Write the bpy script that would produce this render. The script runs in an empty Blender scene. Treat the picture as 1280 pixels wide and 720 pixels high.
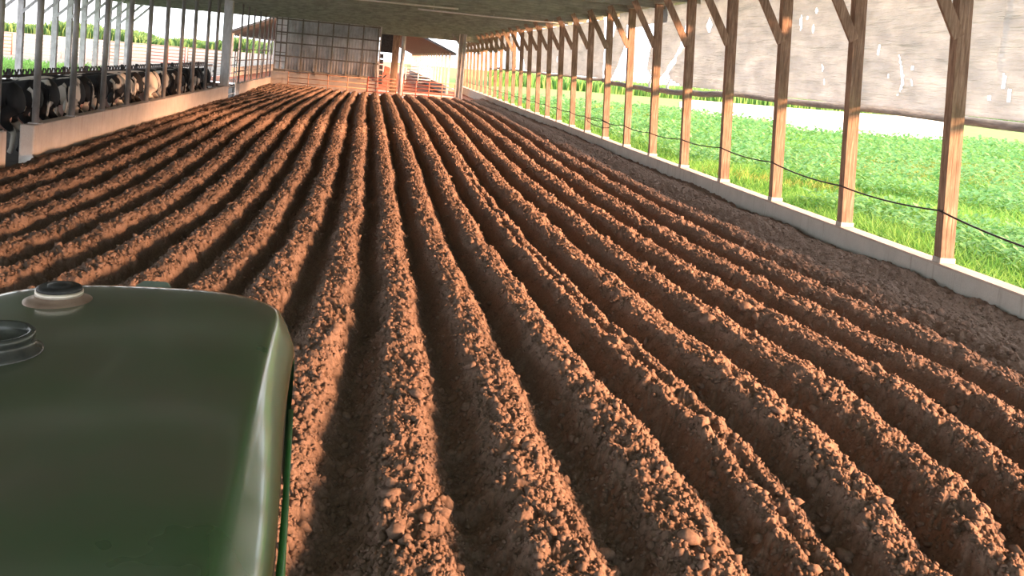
import bpy, bmesh, math, random
import numpy as np
from mathutils import Vector, Matrix

random.seed(7)
rng = np.random.default_rng(11)
scene = bpy.context.scene
COL = scene.collection

# ------------------------------------------------------------------ helpers
class MB:
    """collects simple solids; build() links them as ONE mesh object"""
    def __init__(self):
        self.v = []; self.f = []
    def add(self, vs, fs):
        n = len(self.v); self.v += [tuple(p) for p in vs]; self.f += [tuple(i + n for i in q) for q in fs]
        return self
    def box(self, x0, x1, y0, y1, z0, z1, sh=None):
        vs = [(x, y, z) for z in (z0, z1) for y in (y0, y1) for x in (x0, x1)]
        if sh: vs = [sh(*p) for p in vs]
        return self.add(vs, [(0, 2, 3, 1), (4, 5, 7, 6), (0, 1, 5, 4), (2, 6, 7, 3), (0, 4, 6, 2), (1, 3, 7, 5)])
    def bar(self, a, b, w, h, up=(0, 0, 1)):
        a = Vector(a); b = Vector(b); d = (b - a).normalized(); up = Vector(up)
        if abs(d.dot(up)) > .98: up = Vector((0, 1, 0))
        s = d.cross(up).normalized(); t = s.cross(d)
        vs = [p + s * i * w / 2 + t * j * h / 2 for p in (a, b) for i, j in ((-1, -1), (1, -1), (1, 1), (-1, 1))]
        return self.add(vs, [(3, 2, 1, 0), (4, 5, 6, 7), (0, 1, 5, 4), (1, 2, 6, 5), (2, 3, 7, 6), (3, 0, 4, 7)])
    def tube(self, pts, r, n=8, cap=True):
        pts = [Vector(p) for p in pts]; m = len(pts)
        rs = r if isinstance(r, (list, tuple)) else [r] * m
        d0 = (pts[1] - pts[0]).normalized()
        u = Vector((0, 0, 1)) if abs(d0.z) < .9 else Vector((0, 1, 0))
        vs = []
        for i, p in enumerate(pts):
            d = (pts[min(i + 1, m - 1)] - pts[max(i - 1, 0)]).normalized()
            s = d.cross(u)
            if s.length < 1e-4: s = d.cross(Vector((1, 0, 0)))
            s.normalize(); t = s.cross(d)
            for k in range(n):
                a = 2 * math.pi * k / n
                vs.append(p + (s * math.cos(a) + t * math.sin(a)) * rs[i])
        fs = []
        for i in range(m - 1):
            for k in range(n):
                k2 = (k + 1) % n
                fs.append((i * n + k, i * n + k2, (i + 1) * n + k2, (i + 1) * n + k))
        if cap:
            fs.append(tuple(range(n - 1, -1, -1))); fs.append(tuple(range((m - 1) * n, m * n)))
        return self.add(vs, fs)
    def lathe(self, prof, c=(0, 0, 0), n=32):
        """prof: list of (r, z)"""
        m = len(prof); vs = []
        for r, z in prof:
            for k in range(n):
                a = 2 * math.pi * k / n
                vs.append((c[0] + r * math.cos(a), c[1] + r * math.sin(a), c[2] + z))
        fs = []
        for i in range(m - 1):
            for k in range(n):
                k2 = (k + 1) % n
                fs.append((i * n + k, i * n + k2, (i + 1) * n + k2, (i + 1) * n + k))
        fs.append(tuple(range(n - 1, -1, -1))); fs.append(tuple(range((m - 1) * n, m * n)))
        return self.add(vs, fs)
    def grid(self, P):
        """P: rows x cols array of points"""
        r, c = len(P), len(P[0])
        fs = [(i * c + j, i * c + j + 1, (i + 1) * c + j + 1, (i + 1) * c + j) for i in range(r - 1) for j in range(c - 1)]
        return self.add([p for row in P for p in row], fs)
    def build(self, name, m, parent=None, smooth=False, bevel=0):
        me = bpy.data.meshes.new(name); me.from_pydata(self.v, [], self.f); me.update()
        return link(name, me, m, parent, smooth, bevel)

def link(name, me, m, parent=None, smooth=False, bevel=0):
    if m is not None: me.materials.append(m)
    if smooth:
        me.polygons.foreach_set('use_smooth', [True] * len(me.polygons))
    o = bpy.data.objects.new(name, me); COL.objects.link(o)
    if parent is not None: o.parent = parent
    if bevel:
        b = o.modifiers.new('bevel', 'BEVEL'); b.width = bevel; b.segments = 2; b.limit_method = 'ANGLE'
    return o

def np_mesh(name, V, Fq, m, parent=None, smooth=False, color=None):
    """big meshes from numpy arrays; Fq is (n,3) or (n,4)"""
    me = bpy.data.meshes.new(name)
    k = Fq.shape[1]
    me.vertices.add(len(V)); me.vertices.foreach_set('co', V.astype(np.float32).ravel())
    me.loops.add(Fq.size); me.loops.foreach_set('vertex_index', Fq.astype(np.int32).ravel())
    me.polygons.add(len(Fq))
    me.polygons.foreach_set('loop_start', np.arange(0, Fq.size, k, dtype=np.int32))
    if smooth: me.polygons.foreach_set('use_smooth', np.ones(len(Fq), dtype=bool))
    me.update(calc_edges=True); me.validate()
    if color is not None:
        at = me.color_attributes.new('tint', 'FLOAT_COLOR', 'POINT')
        at.data.foreach_set('color', np.concatenate([color, np.ones((len(color), 1))], 1).astype(np.float32).ravel())
    return link(name, me, m, parent)

def empty(name, loc=(0, 0, 0), rz=0):
    o = bpy.data.objects.new(name, None); COL.objects.link(o); o.location = loc; o.rotation_euler.z = rz
    o.empty_display_size = .2
    return o

def tag(o, label=None, cat=None, group=None, kind=None):
    for k, v in (('label', label), ('category', cat), ('group', group), ('kind', kind)):
        if v: o[k] = v
    return o

def dup(o, loc=None, parent=None, rz=None):
    c = o.copy(); COL.objects.link(c)
    if parent is not None: c.parent = parent
    if loc is not None: c.location = loc
    if rz is not None: c.rotation_euler.z = rz
    for ch in list(o.children): dup(ch, None, c)
    return c

ORD = ['first', 'second', 'third', 'fourth', 'fifth', 'sixth', 'seventh', 'eighth', 'ninth', 'tenth', 'eleventh', 'twelfth',
       'thirteenth', 'fourteenth', 'fifteenth', 'sixteenth', 'seventeenth', 'eighteenth', 'nineteenth', 'twentieth',
       'twenty-first', 'twenty-second', 'twenty-third', 'twenty-fourth', 'twenty-fifth', 'twenty-sixth', 'twenty-seventh', 'twenty-eighth',
       'twenty-ninth', 'thirtieth']

# ------------------------------------------------------------------ materials
class NT:
    def __init__(self, name):
        self.m = bpy.data.materials.new(name); self.m.use_nodes = True
        self.t = self.m.node_tree; self.n = self.t.nodes; self.l = self.t.links
        self.b = self.n['Principled BSDF']; self.out = self.n['Material Output']
    def node(self, kind, **kw):
        nd = self.n.new(kind)
        for k, v in kw.items(): setattr(nd, k, v)
        return nd
    def coord(self, scale=(1, 1, 1), kind='Object', offset=None):
        tc = self.node('ShaderNodeTexCoord'); mp = self.node('ShaderNodeMapping')
        self.l.new(tc.outputs[kind], mp.inputs['Vector']); mp.inputs['Scale'].default_value = scale
        if offset is not None: self.l.new(offset, mp.inputs['Location'])
        return mp.outputs['Vector']
    def noise(self, vec, scale, detail=4, rough=.6):
        nz = self.node('ShaderNodeTexNoise'); nz.inputs['Scale'].default_value = scale
        nz.inputs['Detail'].default_value = detail; nz.inputs['Roughness'].default_value = rough
        self.l.new(vec, nz.inputs['Vector']); return nz.outputs['Fac']
    def ramp(self, fac, stops):
        r = self.node('ShaderNodeValToRGB'); e = r.color_ramp.elements
        while len(e) < len(stops): e.new(.5)
        for i, (p, c) in enumerate(stops):
            e[i].position = p; e[i].color = (*c, 1)
        self.l.new(fac, r.inputs['Fac']); return r.outputs['Color']
    def mix(self, fac, a, b, mode='MIX'):
        mx = self.node('ShaderNodeMix', data_type='RGBA', blend_type=mode)
        for s, v in ((mx.inputs['Factor'], fac), (mx.inputs['A'], a), (mx.inputs['B'], b)):
            if isinstance(v, bpy.types.NodeSocket): self.l.new(v, s)
            elif isinstance(v, (int, float)): s.default_value = v
            else: s.default_value = (*v, 1)
        return mx.outputs['Result']
    def base(self, c):
        if isinstance(c, bpy.types.NodeSocket): self.l.new(c, self.b.inputs['Base Color'])
        else: self.b.inputs['Base Color'].default_value = (*c, 1)
        return self
    def set(self, **kw):
        for k, v in kw.items(): self.b.inputs[k.replace('_', ' ')].default_value = v
        return self
    def bump(self, fac, strength=.3, dist=.02):
        b = self.node('ShaderNodeBump'); b.inputs['Strength'].default_value = strength; b.inputs['Distance'].default_value = dist
        self.l.new(fac, b.inputs['Height']); self.l.new(b.outputs['Normal'], self.b.inputs['Normal']); return self

def mottled(name, c1, c2, scale=6, stretch=(1, 1, 1), rough=.8, bump=.2, metal=0, lo=.35, hi=.65, detail=5, dist=.01):
    t = NT(name); v = t.coord(stretch); f = t.noise(v, scale, detail)
    t.base(t.ramp(f, [(lo, c1), (hi, c2)])).set(Roughness=rough, Metallic=metal)
    if bump: t.bump(f, bump, dist)
    return t.m

def mat_soil(name):
    t = NT(name); v = t.coord(kind='Object')
    f1 = t.noise(v, 1.1, 3); f2 = t.noise(v, 38, 5, .7); f3 = t.noise(v, 260, 3, .7)
    a = t.ramp(f2, [(.3, (.17, .121, .097)), (.5, (.25, .18, .145)), (.72, (.335, .243, .197))])
    c = t.mix(t.ramp(f1, [(.3, (0, 0, 0)), (.75, (.35, .35, .35))]), a, (.19, .135, .105))
    t.base(c).set(Roughness=1.0, Specular_IOR_Level=.08)
    ad = t.node('ShaderNodeMath', operation='ADD'); t.l.new(f2, ad.inputs[0]); t.l.new(f3, ad.inputs[1])
    t.bump(ad.outputs[0], .75, .012)
    return t.m

M = {}
M['soil'] = mat_soil('soil')
def mat_concrete(name, c1, c2, stain):
    t = NT(name); v = t.coord(); f = t.noise(v, 2.2, 6, .65); g = t.noise(v, 45, 4, .7)
    vs = t.coord((1, 5, .35)); st = t.noise(vs, 1.7, 5, .7)
    c = t.mix(.35, t.ramp(f, [(.3, c1), (.7, c2)]), t.ramp(g, [(.3, c1), (.7, c2)]))
    c = t.mix(t.ramp(st, [(.55, (0, 0, 0)), (.72, (.75, .75, .75))]), c, stain)
    t.base(c).set(Roughness=.92, Specular_IOR_Level=.2); t.bump(g, .4, .01); return t.m
M['concrete'] = mat_concrete('concrete', (.40, .40, .38), (.56, .56, .53), (.27, .24, .21))
M['concrete_warm'] = mat_concrete('concrete_warm', (.36, .33, .31), (.50, .47, .44), (.30, .23, .19))
M['cap'] = mottled('sill_cap', (.36, .31, .27), (.50, .45, .40), 5, (4, .4, 4))
def mat_wood(name, dark, mid, light, axis='z', scale=1.0):
    t = NT(name); s = {'z': (9, 9, .7), 'x': (.7, 9, 9), 'y': (9, .7, 9)}[axis]
    oi = t.node('ShaderNodeObjectInfo'); m10 = t.node('ShaderNodeVectorMath', operation='SCALE'); m10.inputs['Scale'].default_value = 7
    cb = t.node('ShaderNodeCombineXYZ')
    for k in range(3): t.l.new(oi.outputs['Random'], cb.inputs[k])
    t.l.new(cb.outputs[0], m10.inputs[0])
    v = t.coord(s, offset=m10.outputs[0]); f = t.noise(v, 3.2 * scale, 7, .62)
    v2 = t.coord(offset=m10.outputs[0]); g = t.noise(v2, 2.4, 4, .6)
    c = t.ramp(f, [(.28, dark), (.5, mid), (.72, light)])
    c = t.mix(t.ramp(g, [(.42, (0, 0, 0)), (.7, (.7, .7, .7))]), c, tuple(k * .55 for k in mid))
    t.base(c).set(Roughness=.8, Specular_IOR_Level=.25); t.bump(f, .3, .01); return t.m
M['wood'] = mat_wood('post_timber', (.13, .09, .065), (.30, .215, .155), (.46, .36, .27))
M['wood_grey'] = mat_wood('weathered_timber', (.13, .12, .10), (.24, .22, .19), (.34, .32, .28), 'x')
M['white_wood'] = mat_wood('painted_timber', (.48, .48, .5), (.66, .66, .68), (.8, .8, .82))
M['truss'] = mat_wood('truss_timber', (.24, .26, .22), (.36, .39, .33), (.48, .50, .43), 'x')
def mat_roof(name):
    t = NT(name); v = t.coord((1, 1, 1)); f = t.noise(v, .8, 5)
    wv = t.node('ShaderNodeTexWave', wave_type='BANDS', bands_direction='Y'); wv.inputs['Scale'].default_value = 1.6
    t.l.new(v, wv.inputs['Vector'])
    t.base(t.ramp(f, [(.3, (.22, .25, .2)), (.7, (.34, .37, .3))])).set(Roughness=.55, Metallic=.3)
    t.bump(wv.outputs['Fac'], .5, .03); return t.m
M['roof'] = mat_roof('roof_sheet')
M['far_roof'] = mottled('far_roof_boards', (.06, .075, .09), (.11, .13, .15), 2, (6, .4, 6), .8, .2)
M['steel'] = mottled('galvanised_steel', (.26, .24, .23), (.46, .45, .45), 5, (1, 1, .3), .55, .1, .5)
M['steel_pale'] = mottled('pale_steel', (.45, .46, .47), (.62, .63, .64), 6, (1, 1, .3), .5, .1, .4)
M['dark_metal'] = mottled('dark_metal', (.03, .03, .032), (.07, .07, .075), 14, rough=.5, bump=.1, metal=.5)
M['black'] = mottled('black_rubber', (.012, .012, .012), (.03, .03, .03), 20, rough=.6, bump=.05)
M['red_pipe'] = mottled('red_pipe_paint', (.42, .10, .07), (.60, .20, .14), 8, rough=.55, bump=.05)
M['rust_pipe'] = mottled('rusty_pipe', (.36, .19, .12), (.5, .3, .2), 8, rough=.7, bump=.05)
M['white_pipe'] = mottled('white_pipe_paint', (.68, .68, .66), (.82, .82, .8), 6, rough=.5, bump=.03)
M['rolled_tarp'] = mottled('rolled_tarp', (.20, .22, .24), (.36, .38, .40), 5, (8, 1, 8), .8, .3)
M['lot'] = mottled('bare_lot', (.17, .15, .13), (.28, .26, .23), .3, rough=.95, bump=.1)
M['red_lot'] = mottled('red_dirt', (.34, .12, .07), (.46, .20, .12), .35, rough=.95, bump=.1)
M['alley'] = mottled('manure_floor', (.05, .046, .042), (.10, .09, .08), 2.5, rough=.6, bump=.3)
M['strip'] = mottled('dry_strip', (.72, .66, .60), (.85, .80, .74), .25, rough=1, bump=0)
M['turf'] = mottled('turf', (.08, .20, .04), (.15, .30, .08), .9, rough=1, bump=.3)
def mat_leafy(name, gain=1.0):
    t = NT(name)
    at = t.node('ShaderNodeVertexColor', layer_name='tint')
    t.base(at.outputs['Color']).set(Roughness=.6, Specular_IOR_Level=.25)
    tr = t.node('ShaderNodeBsdfTranslucent'); t.l.new(at.outputs['Color'], tr.inputs['Color'])
    mx = t.node('ShaderNodeMixShader'); mx.inputs[0].default_value = .42
    t.l.new(t.b.outputs[0], mx.inputs[1]); t.l.new(tr.outputs[0], mx.inputs[2]); t.l.new(mx.outputs[0], t.out.inputs['Surface'])
    return t.m
M['leafy'] = mat_leafy('leaf_blades')
def mat_tarp(name, c1, c2):
    t = NT(name); v = t.coord((1, .7, 1.6)); f = t.noise(v, 2.2, 7, .65)
    v2 = t.coord((1, .35, 3.2)); w = t.noise(v2, 2.6, 5, .6)
    c = t.ramp(f, [(.3, c1), (.68, c2)]); t.base(c).set(Roughness=.6, Specular_IOR_Level=.3); t.bump(w, 1.0, .10)
    tr = t.node('ShaderNodeBsdfTranslucent'); t.l.new(c, tr.inputs['Color'])
    bp = [n for n in t.n if n.type == 'BUMP'][0]; t.l.new(bp.outputs[0], tr.inputs['Normal'])
    mx = t.node('ShaderNodeMixShader'); mx.inputs[0].default_value = .42
    t.l.new(t.b.outputs[0], mx.inputs[1]); t.l.new(tr.outputs[0], mx.inputs[2]); t.l.new(mx.outputs[0], t.out.inputs['Surface'])
    return t.m
M['tarp'] = mat_tarp('curtain_tarp', (.52, .61, .69), (.70, .80, .88))
def mat_sheet(name):
    t = NT(name); v = t.coord(); f = t.noise(v, .9, 6, .7)
    v2 = t.coord((4, 1, .5)); g = t.noise(v2, 2, 5, .7)
    c = t.ramp(f, [(.3, (.40, .41, .41)), (.7, (.78, .79, .79))])
    c = t.mix(t.ramp(g, [(.5, (0, 0, 0)), (.75, (.7, .7, .7))]), c, (.27, .25, .22))
    t.base(c).set(Roughness=.6)
    tr = t.node('ShaderNodeBsdfTranslucent'); t.l.new(c, tr.inputs['Color'])
    mx = t.node('ShaderNodeMixShader'); mx.inputs[0].default_value = .42
    t.l.new(t.b.outputs[0], mx.inputs[1]); t.l.new(tr.outputs[0], mx.inputs[2]); t.l.new(mx.outputs[0], t.out.inputs['Surface'])
    return t.m
M['sheet'] = mat_sheet('fibreglass_sheet')
M['pale_pane'] = mat_tarp('pale_pane', (.72, .74, .76), (.86, .87, .88))
def mat_hood():
    t = NT('green_paint'); v = t.coord(); f = t.noise(v, 1.9, 4, .55); g = t.noise(v, 60, 3)
    v2 = t.coord((1, .6, 1)); sm = t.noise(v2, 9, 4, .7)
    geo = t.node('ShaderNodeNewGeometry'); sep = t.node('ShaderNodeSeparateXYZ'); t.l.new(geo.outputs['Normal'], sep.inputs[0])
    flat = t.node('ShaderNodeMapRange'); flat.inputs['From Min'].default_value = .86; flat.inputs['From Max'].default_value = .995; t.l.new(sep.outputs['Z'], flat.inputs['Value'])
    dust = t.mix(1.0, t.ramp(f, [(.3, (.15, .15, .15)), (.62, (.75, .75, .75))]), flat.outputs[0], 'MULTIPLY')      # dust settles on the level top
    c = t.mix(dust, (.03, .12, .04), (.15, .13, .105))
    c = t.mix(t.ramp(sm, [(.66, (0, 0, 0)), (.78, (.25, .25, .25))]), c, (.16, .15, .13))
    t.base(c).set(Metallic=.15, Coat_Weight=.8, Coat_Roughness=.09)
    t.l.new(t.ramp(f, [(.3, (.24, .24, .24)), (.7, (.42, .42, .42))]), t.b.inputs['Roughness'])
    t.bump(g, .03, .002); return t.m
M['green'] = mat_hood()
M['green_bright'] = mottled('bright_green_paint', (.02, .16, .03), (.035, .22, .045), 6, rough=.35, bump=0)
M['green_trim'] = mottled('nose_trim', (.10, .16, .11), (.17, .23, .17), 12, rough=.4, bump=.05)
M['latch_grey'] = mottled('latch_grey', (.16, .21, .19), (.25, .31, .28), 12, rough=.5, bump=.05)
M['tan_metal'] = mottled('dusty_tan_metal', (.22, .15, .12), (.34, .25, .20), 12, rough=.45, bump=.05, metal=.3)
M['rim_metal'] = mottled('pale_rim', (.52, .46, .40), (.68, .62, .55), 12, rough=.35, bump=.03, metal=.5)
M['smoke'] = mottled('smoke_grey', (.05, .055, .055), (.10, .105, .10), 14, rough=.25, bump=.03, metal=.3)
def mat_cow():
    t = NT('cow_hide'); oi = t.node('ShaderNodeObjectInfo')
    sc = t.node('ShaderNodeMath', operation='MULTIPLY'); sc.inputs[1].default_value = 37; t.l.new(oi.outputs['Random'], sc.inputs[0])
    cb = t.node('ShaderNodeCombineXYZ')
    for k in range(3): t.l.new(sc.outputs[0], cb.inputs[k])
    v = t.coord((1, 1, .8), offset=cb.outputs[0]); f = t.noise(v, 1.5, 2.5, .5)
    mr = t.node('ShaderNodeMapRange'); mr.inputs['To Min'].default_value = -.04; mr.inputs['To Max'].default_value = .13
    fr = t.node('ShaderNodeMath', operation='FRACT'); m2 = t.node('ShaderNodeMath', operation='MULTIPLY'); m2.inputs[1].default_value = 7.31
    t.l.new(oi.outputs['Random'], m2.inputs[0]); t.l.new(m2.outputs[0], fr.inputs[0]); t.l.new(fr.outputs[0], mr.inputs['Value'])
    sb = t.node('ShaderNodeMath', operation='SUBTRACT'); t.l.new(f, sb.inputs[0]); t.l.new(mr.outputs[0], sb.inputs[1])
    # white legs: hide pattern, low on the body
    tc = t.node('ShaderNodeTexCoord'); sx = t.node('ShaderNodeSeparateXYZ'); t.l.new(tc.outputs['Object'], sx.inputs[0])
    lg = t.node('ShaderNodeMapRange'); lg.inputs['From Min'].default_value = .75; lg.inputs['From Max'].default_value = .45
    lg.inputs['To Min'].default_value = 0; lg.inputs['To Max'].default_value = .11
    t.l.new(sx.outputs['Z'], lg.inputs['Value'])
    ad = t.node('ShaderNodeMath', operation='ADD'); t.l.new(sb.outputs[0], ad.inputs[0]); t.l.new(lg.outputs[0], ad.inputs[1])
    t.base(t.ramp(ad.outputs[0], [(.50, (.018, .018, .02)), (.525, (.66, .62, .56))])).set(Roughness=.65, Specular_IOR_Level=.3)
    return t.m
M['cow'] = mat_cow()
M['udder'] = mottled('udder_skin', (.5, .3, .25), (.62, .4, .34), 6, rough=.6, bump=0)
M['hoof'] = mottled('dark_hair', (.02, .02, .02), (.05, .045, .04), 12, rough=.7, bump=.1)

# ------------------------------------------------------------------ camera
EYE = 2.65
F_PX, CX, CY = 1100., 640., 165.
VPX, VPY, ROLL = 471., 69., .09
dY = np.array([VPX - CX, -(VPY - CY), -F_PX]); dY /= np.linalg.norm(dY)
q = np.array([VPX + 100 - CX, -(VPY + 100 * ROLL - CY), -F_PX]); dX = q - dY * (q @ dY); dX /= np.linalg.norm(dX)
dZ = np.cross(dX, dY)
cd = bpy.data.cameras.new('camera'); cam = bpy.data.objects.new('camera', cd); COL.objects.link(cam)
cam.matrix_world = Matrix([[*dX, 0], [*dY, 0], [*dZ, EYE], [0, 0, 0, 1]])
cd.sensor_fit = 'HORIZONTAL'; cd.sensor_width = 36; cd.lens = 36 * F_PX / 1280
cd.shift_x = 0; cd.shift_y = -(360 - CY) / 1280
cd.clip_start = .05; cd.clip_end = 2000
scene.camera = cam

# ------------------------------------------------------------------ light and view
w = bpy.data.worlds.new('sky'); scene.world = w; w.use_nodes = True
nt = w.node_tree; bg = nt.nodes['Background']
tc = nt.nodes.new('ShaderNodeTexCoord'); nz = nt.nodes.new('ShaderNodeTexNoise'); nz.inputs['Scale'].default_value = 2.5
rp = nt.nodes.new('ShaderNodeValToRGB'); rp.color_ramp.elements[0].color = (.86, .92, 1, 1); rp.color_ramp.elements[1].color = (1, 1, 1, 1)
nt.links.new(tc.outputs['Generated'], nz.inputs['Vector']); nt.links.new(nz.outputs['Fac'], rp.inputs['Fac']); nt.links.new(rp.outputs['Color'], bg.inputs['Color'])
bg.inputs['Strength'].default_value = 3.0
sd = bpy.data.lights.new('low_sun', 'SUN'); sun = bpy.data.objects.new('low_sun', sd); COL.objects.link(sun)
sd.energy = 27.0; sd.angle = math.radians(19); sd.color = (1, .49, .25)
el, az = math.radians(14.5), math.radians(22)
to_sun = Vector((math.cos(el) * math.cos(az), -math.cos(el) * math.sin(az), math.sin(el)))
sun.rotation_euler = to_sun.to_track_quat('Z', 'Y').to_euler(); sun.location = to_sun * 40
vs = scene.view_settings; vs.view_transform = 'Standard'; vs.look = 'None'; vs.exposure = 0.22; vs.gamma = 1; vs.use_curve_mapping = False
scene.cycles.max_bounces = 8; scene.cycles.diffuse_bounces = 5; scene.cycles.transmission_bounces = 4
scene.cycles.use_denoising = True
scene.cycles.sample_clamp_indirect = 8

# ------------------------------------------------------------------ layout constants
XR, XL = 7.6, -7.0
WT = .56            # top of the low side walls
CHORD = 4.62        # underside of the trusses
ALLEY = -.36
POST_Y0, POST_S = 10.63, 2.545
TILT = -.055

# ------------------------------------------------------------------ tilled soil
FIT = np.array([-0.2469, 0.0584, 0.3684, 0.0325, -0.087, 1.4864, 0.2923, -3.0826, 0.1256, 1.0896, -0.2173, -0.0239, 0.504, -0.9276, -0.2181, 0.2059, 0.4746])
def ridge_index(x, y):
    """which tillage ridge a point lies on (whole numbers are crests)"""
    u = np.log(np.clip(y, 4.4, 62) / 15.); v = np.clip(x, -7, 7.2) / 5.
    k = 11 + (x - .3) / .745; n = 0
    for i in range(4):
        for j in range(5):
            if i + j <= 5:
                k = k + FIT[n] * v ** i * u ** j; n += 1
    return k
def hash01(ix, iy, s):
    h = (ix * 374761393 + iy * 668265263 + s * 1442695041) & 0xFFFFFFFF
    h = ((h ^ (h >> 13)) * 1274126177) & 0xFFFFFFFF
    h = (h ^ (h >> 16)) & 0xFFFFFFFF
    return h / 4294967295.0
def vnoise(x, y, s):
    ix = np.floor(x).astype(np.int64); iy = np.floor(y).astype(np.int64); fx = x - ix; fy = y - iy
    fx = fx * fx * (3 - 2 * fx); fy = fy * fy * (3 - 2 * fy)
    a = hash01(ix, iy, s); b = hash01(ix + 1, iy, s); c = hash01(ix, iy + 1, s); d = hash01(ix + 1, iy + 1, s)
    return (a * (1 - fx) + b * fx) * (1 - fy) + (c * (1 - fx) + d * fx) * fy - .5
def clods(x, y, size, s):
    """rounded lumps: dome height of the nearest scattered lump, 0..1"""
    gx = x / size; gy = y / size; ix = np.floor(gx).astype(np.int64); iy = np.floor(gy).astype(np.int64)
    best = np.zeros_like(x)
    for dx in (-1, 0, 1):
        for dy in (-1, 0, 1):
            jx = ix + dx; jy = iy + dy
            px = jx + hash01(jx, jy, s); py = jy + hash01(jx, jy, s + 1); r = .35 + .5 * hash01(jx, jy, s + 2)
            d2 = ((gx - px) ** 2 + (gy - py) ** 2) / (r * r)
            best = np.maximum(best, np.sqrt(np.clip(1 - d2, 0, 1)) * r)
    return best
def smooth(a, b, x):
    t = np.clip((x - a) / (b - a), 0, 1); return t * t * (3 - 2 * t)
def soil_base(x, y):
    wob = vnoise(x * .9, y * .4, 3) * .14 + vnoise(x * 2.7, y * 1.6, 4) * .10
    k = ridge_index(x, y) + wob
    ph = k - np.round(k)
    prof = np.cos(np.pi * ph) ** 2
    prof = 1 - (1 - prof) ** 1.9
    amp = .205 + .06 * vnoise(x * .5, y * .25, 8)
    amp = amp * (1 - .78 * smooth(6.0, 6.9, x)) * (1 - .55 * smooth(-6.3, -6.9, x))
    z = amp * (prof - .66)
    z = z - .06 * np.exp(-((k - 14.02) / .09) ** 2) * (1 - smooth(18, 26, y))          # a ridge with a slot along its crest
    tilt = np.where(x > 0, x * .012, x * .017)
    z = z + tilt
    z = z + .14 * smooth(6.5, 7.5, x) + .09 * vnoise(x * .35 + 5, y * .8, 21) * smooth(5.8, 7.2, x)
    z = z - .13 * smooth(-6.3, -7.0, x) * smooth(30, 20, y)
    z = z + .16 * smooth(-1, -5.5, x) * smooth(46, 58, y)
    return z, prof
def soil_height(x, y):
    z, prof = soil_base(x, y)
    z = z + .05 * vnoise(x * 5, y * 5, 31) + .022 * vnoise(x * 14, y * 14, 32) + .010 * vnoise(x * 41, y * 41, 33)
    on = .72 + .48 * prof
    z = z + .042 * clods(x, y, .12, 41) * np.maximum(on, smooth(6.2, 6.8, x)) * smooth(-.22, .1, vnoise(x * 2, y * 2, 51))
    z = z + .030 * clods(x, y, .055, 44) * on
    z = z + .022 * clods(x, y, .030, 47)
    return z
ys = [-4.0]
while ys[-1] < 61.2:
    yy = ys[-1]; ys.append(yy + (.12 if yy < 2.4 else max(.0105, yy * .0036)))
ys = np.array(ys)
NF = 1420
def row_x(y):
    ye = max(y, 2.6); a = max(XL + .02, -.5 * ye - .5); b = min(XR - .01, .96 * ye + .9)
    fan = np.linspace(a, b, NF); l = np.linspace(XL - .0, a, 91)[:-1]; r = np.linspace(b, XR + .0, 91)[1:]
    return np.concatenate([l, fan, r])
X = np.stack([row_x(y) for y in ys]); Yg = np.repeat(ys[:, None], X.shape[1], 1)
Z = soil_height(X, Yg)
R_, C_ = X.shape
idx = np.arange(R_ * C_).reshape(R_, C_)
Fq = np.stack([idx[:-1, :-1], idx[:-1, 1:], idx[1:, 1:], idx[1:, :-1]], -1).reshape(-1, 4)
floor = np_mesh('floor', np.stack([X, Yg, Z], -1).reshape(-1, 3), Fq, M['soil'], smooth=True)
tag(floor, 'reddish brown tilled bedding floor in long curving ridges and furrows', 'floor', kind='structure')
del X, Yg, Z, Fq, idx

def ico(sub=1):
    bm = bmesh.new(); bmesh.ops.create_icosphere(bm, subdivisions=sub, radius=1)
    v = np.array([p.co for p in bm.verts]); f = np.array([[a.index for a in t.verts] for t in bm.faces]); bm.free(); return v, f
def lump_mesh(pos, rad, sub=1, rough=.3):
    iv, jf = ico(sub); n = len(pos)
    ang = rng.uniform(0, 2 * np.pi, n); sc = rng.uniform(.7, 1.3, (n, 3)) * np.array([1, 1, .75])
    P = iv[None] * (1 + rough * rng.uniform(-1, 1, (n, len(iv), 1))) * sc[:, None] * rad[:, None, None]
    ca, sa = np.cos(ang)[:, None], np.sin(ang)[:, None]
    tx = rng.uniform(-.6, .6, n)[:, None]
    x = P[..., 0] * ca - P[..., 1] * sa; y = P[..., 0] * sa + P[..., 1] * ca; z = P[..., 2] + tx * P[..., 0]
    V = np.stack([x, y, z], -1) + pos[:, None]
    Fc = jf[None] + (np.arange(n) * len(iv))[:, None, None]
    return V.reshape(-1, 3), Fc.reshape(-1, 3)
n = 120000
yc = np.exp(rng.uniform(np.log(3.2), np.log(34), n))
xc = rng.uniform(np.maximum(-.5 * yc - .3, -6.8), np.minimum(.95 * yc + .6, 7.4))
rad = np.clip(rng.lognormal(np.log(.0088), .5, n), .0045, .04) * (1 + .02 * yc)
z0, pr = soil_base(xc, yc)
keep = (rng.uniform(0, 1, n) < .6 + .4 * pr) & ((pr > .1) | (rad < .02) | (rng.uniform(0, 1, n) < .3))
xc, yc, rad = xc[keep], yc[keep], rad[keep]
zc = soil_height(xc, yc) + rad * .25
V, Fc = lump_mesh(np.stack([xc, yc, zc], -1), rad, 1, .42)
so = np_mesh('soil_crumbs', V, Fc, M['soil'])
tag(so, 'loose crumbs of dry brown soil scattered over the tilled ridges', 'soil crumbs', kind='stuff')
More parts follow.
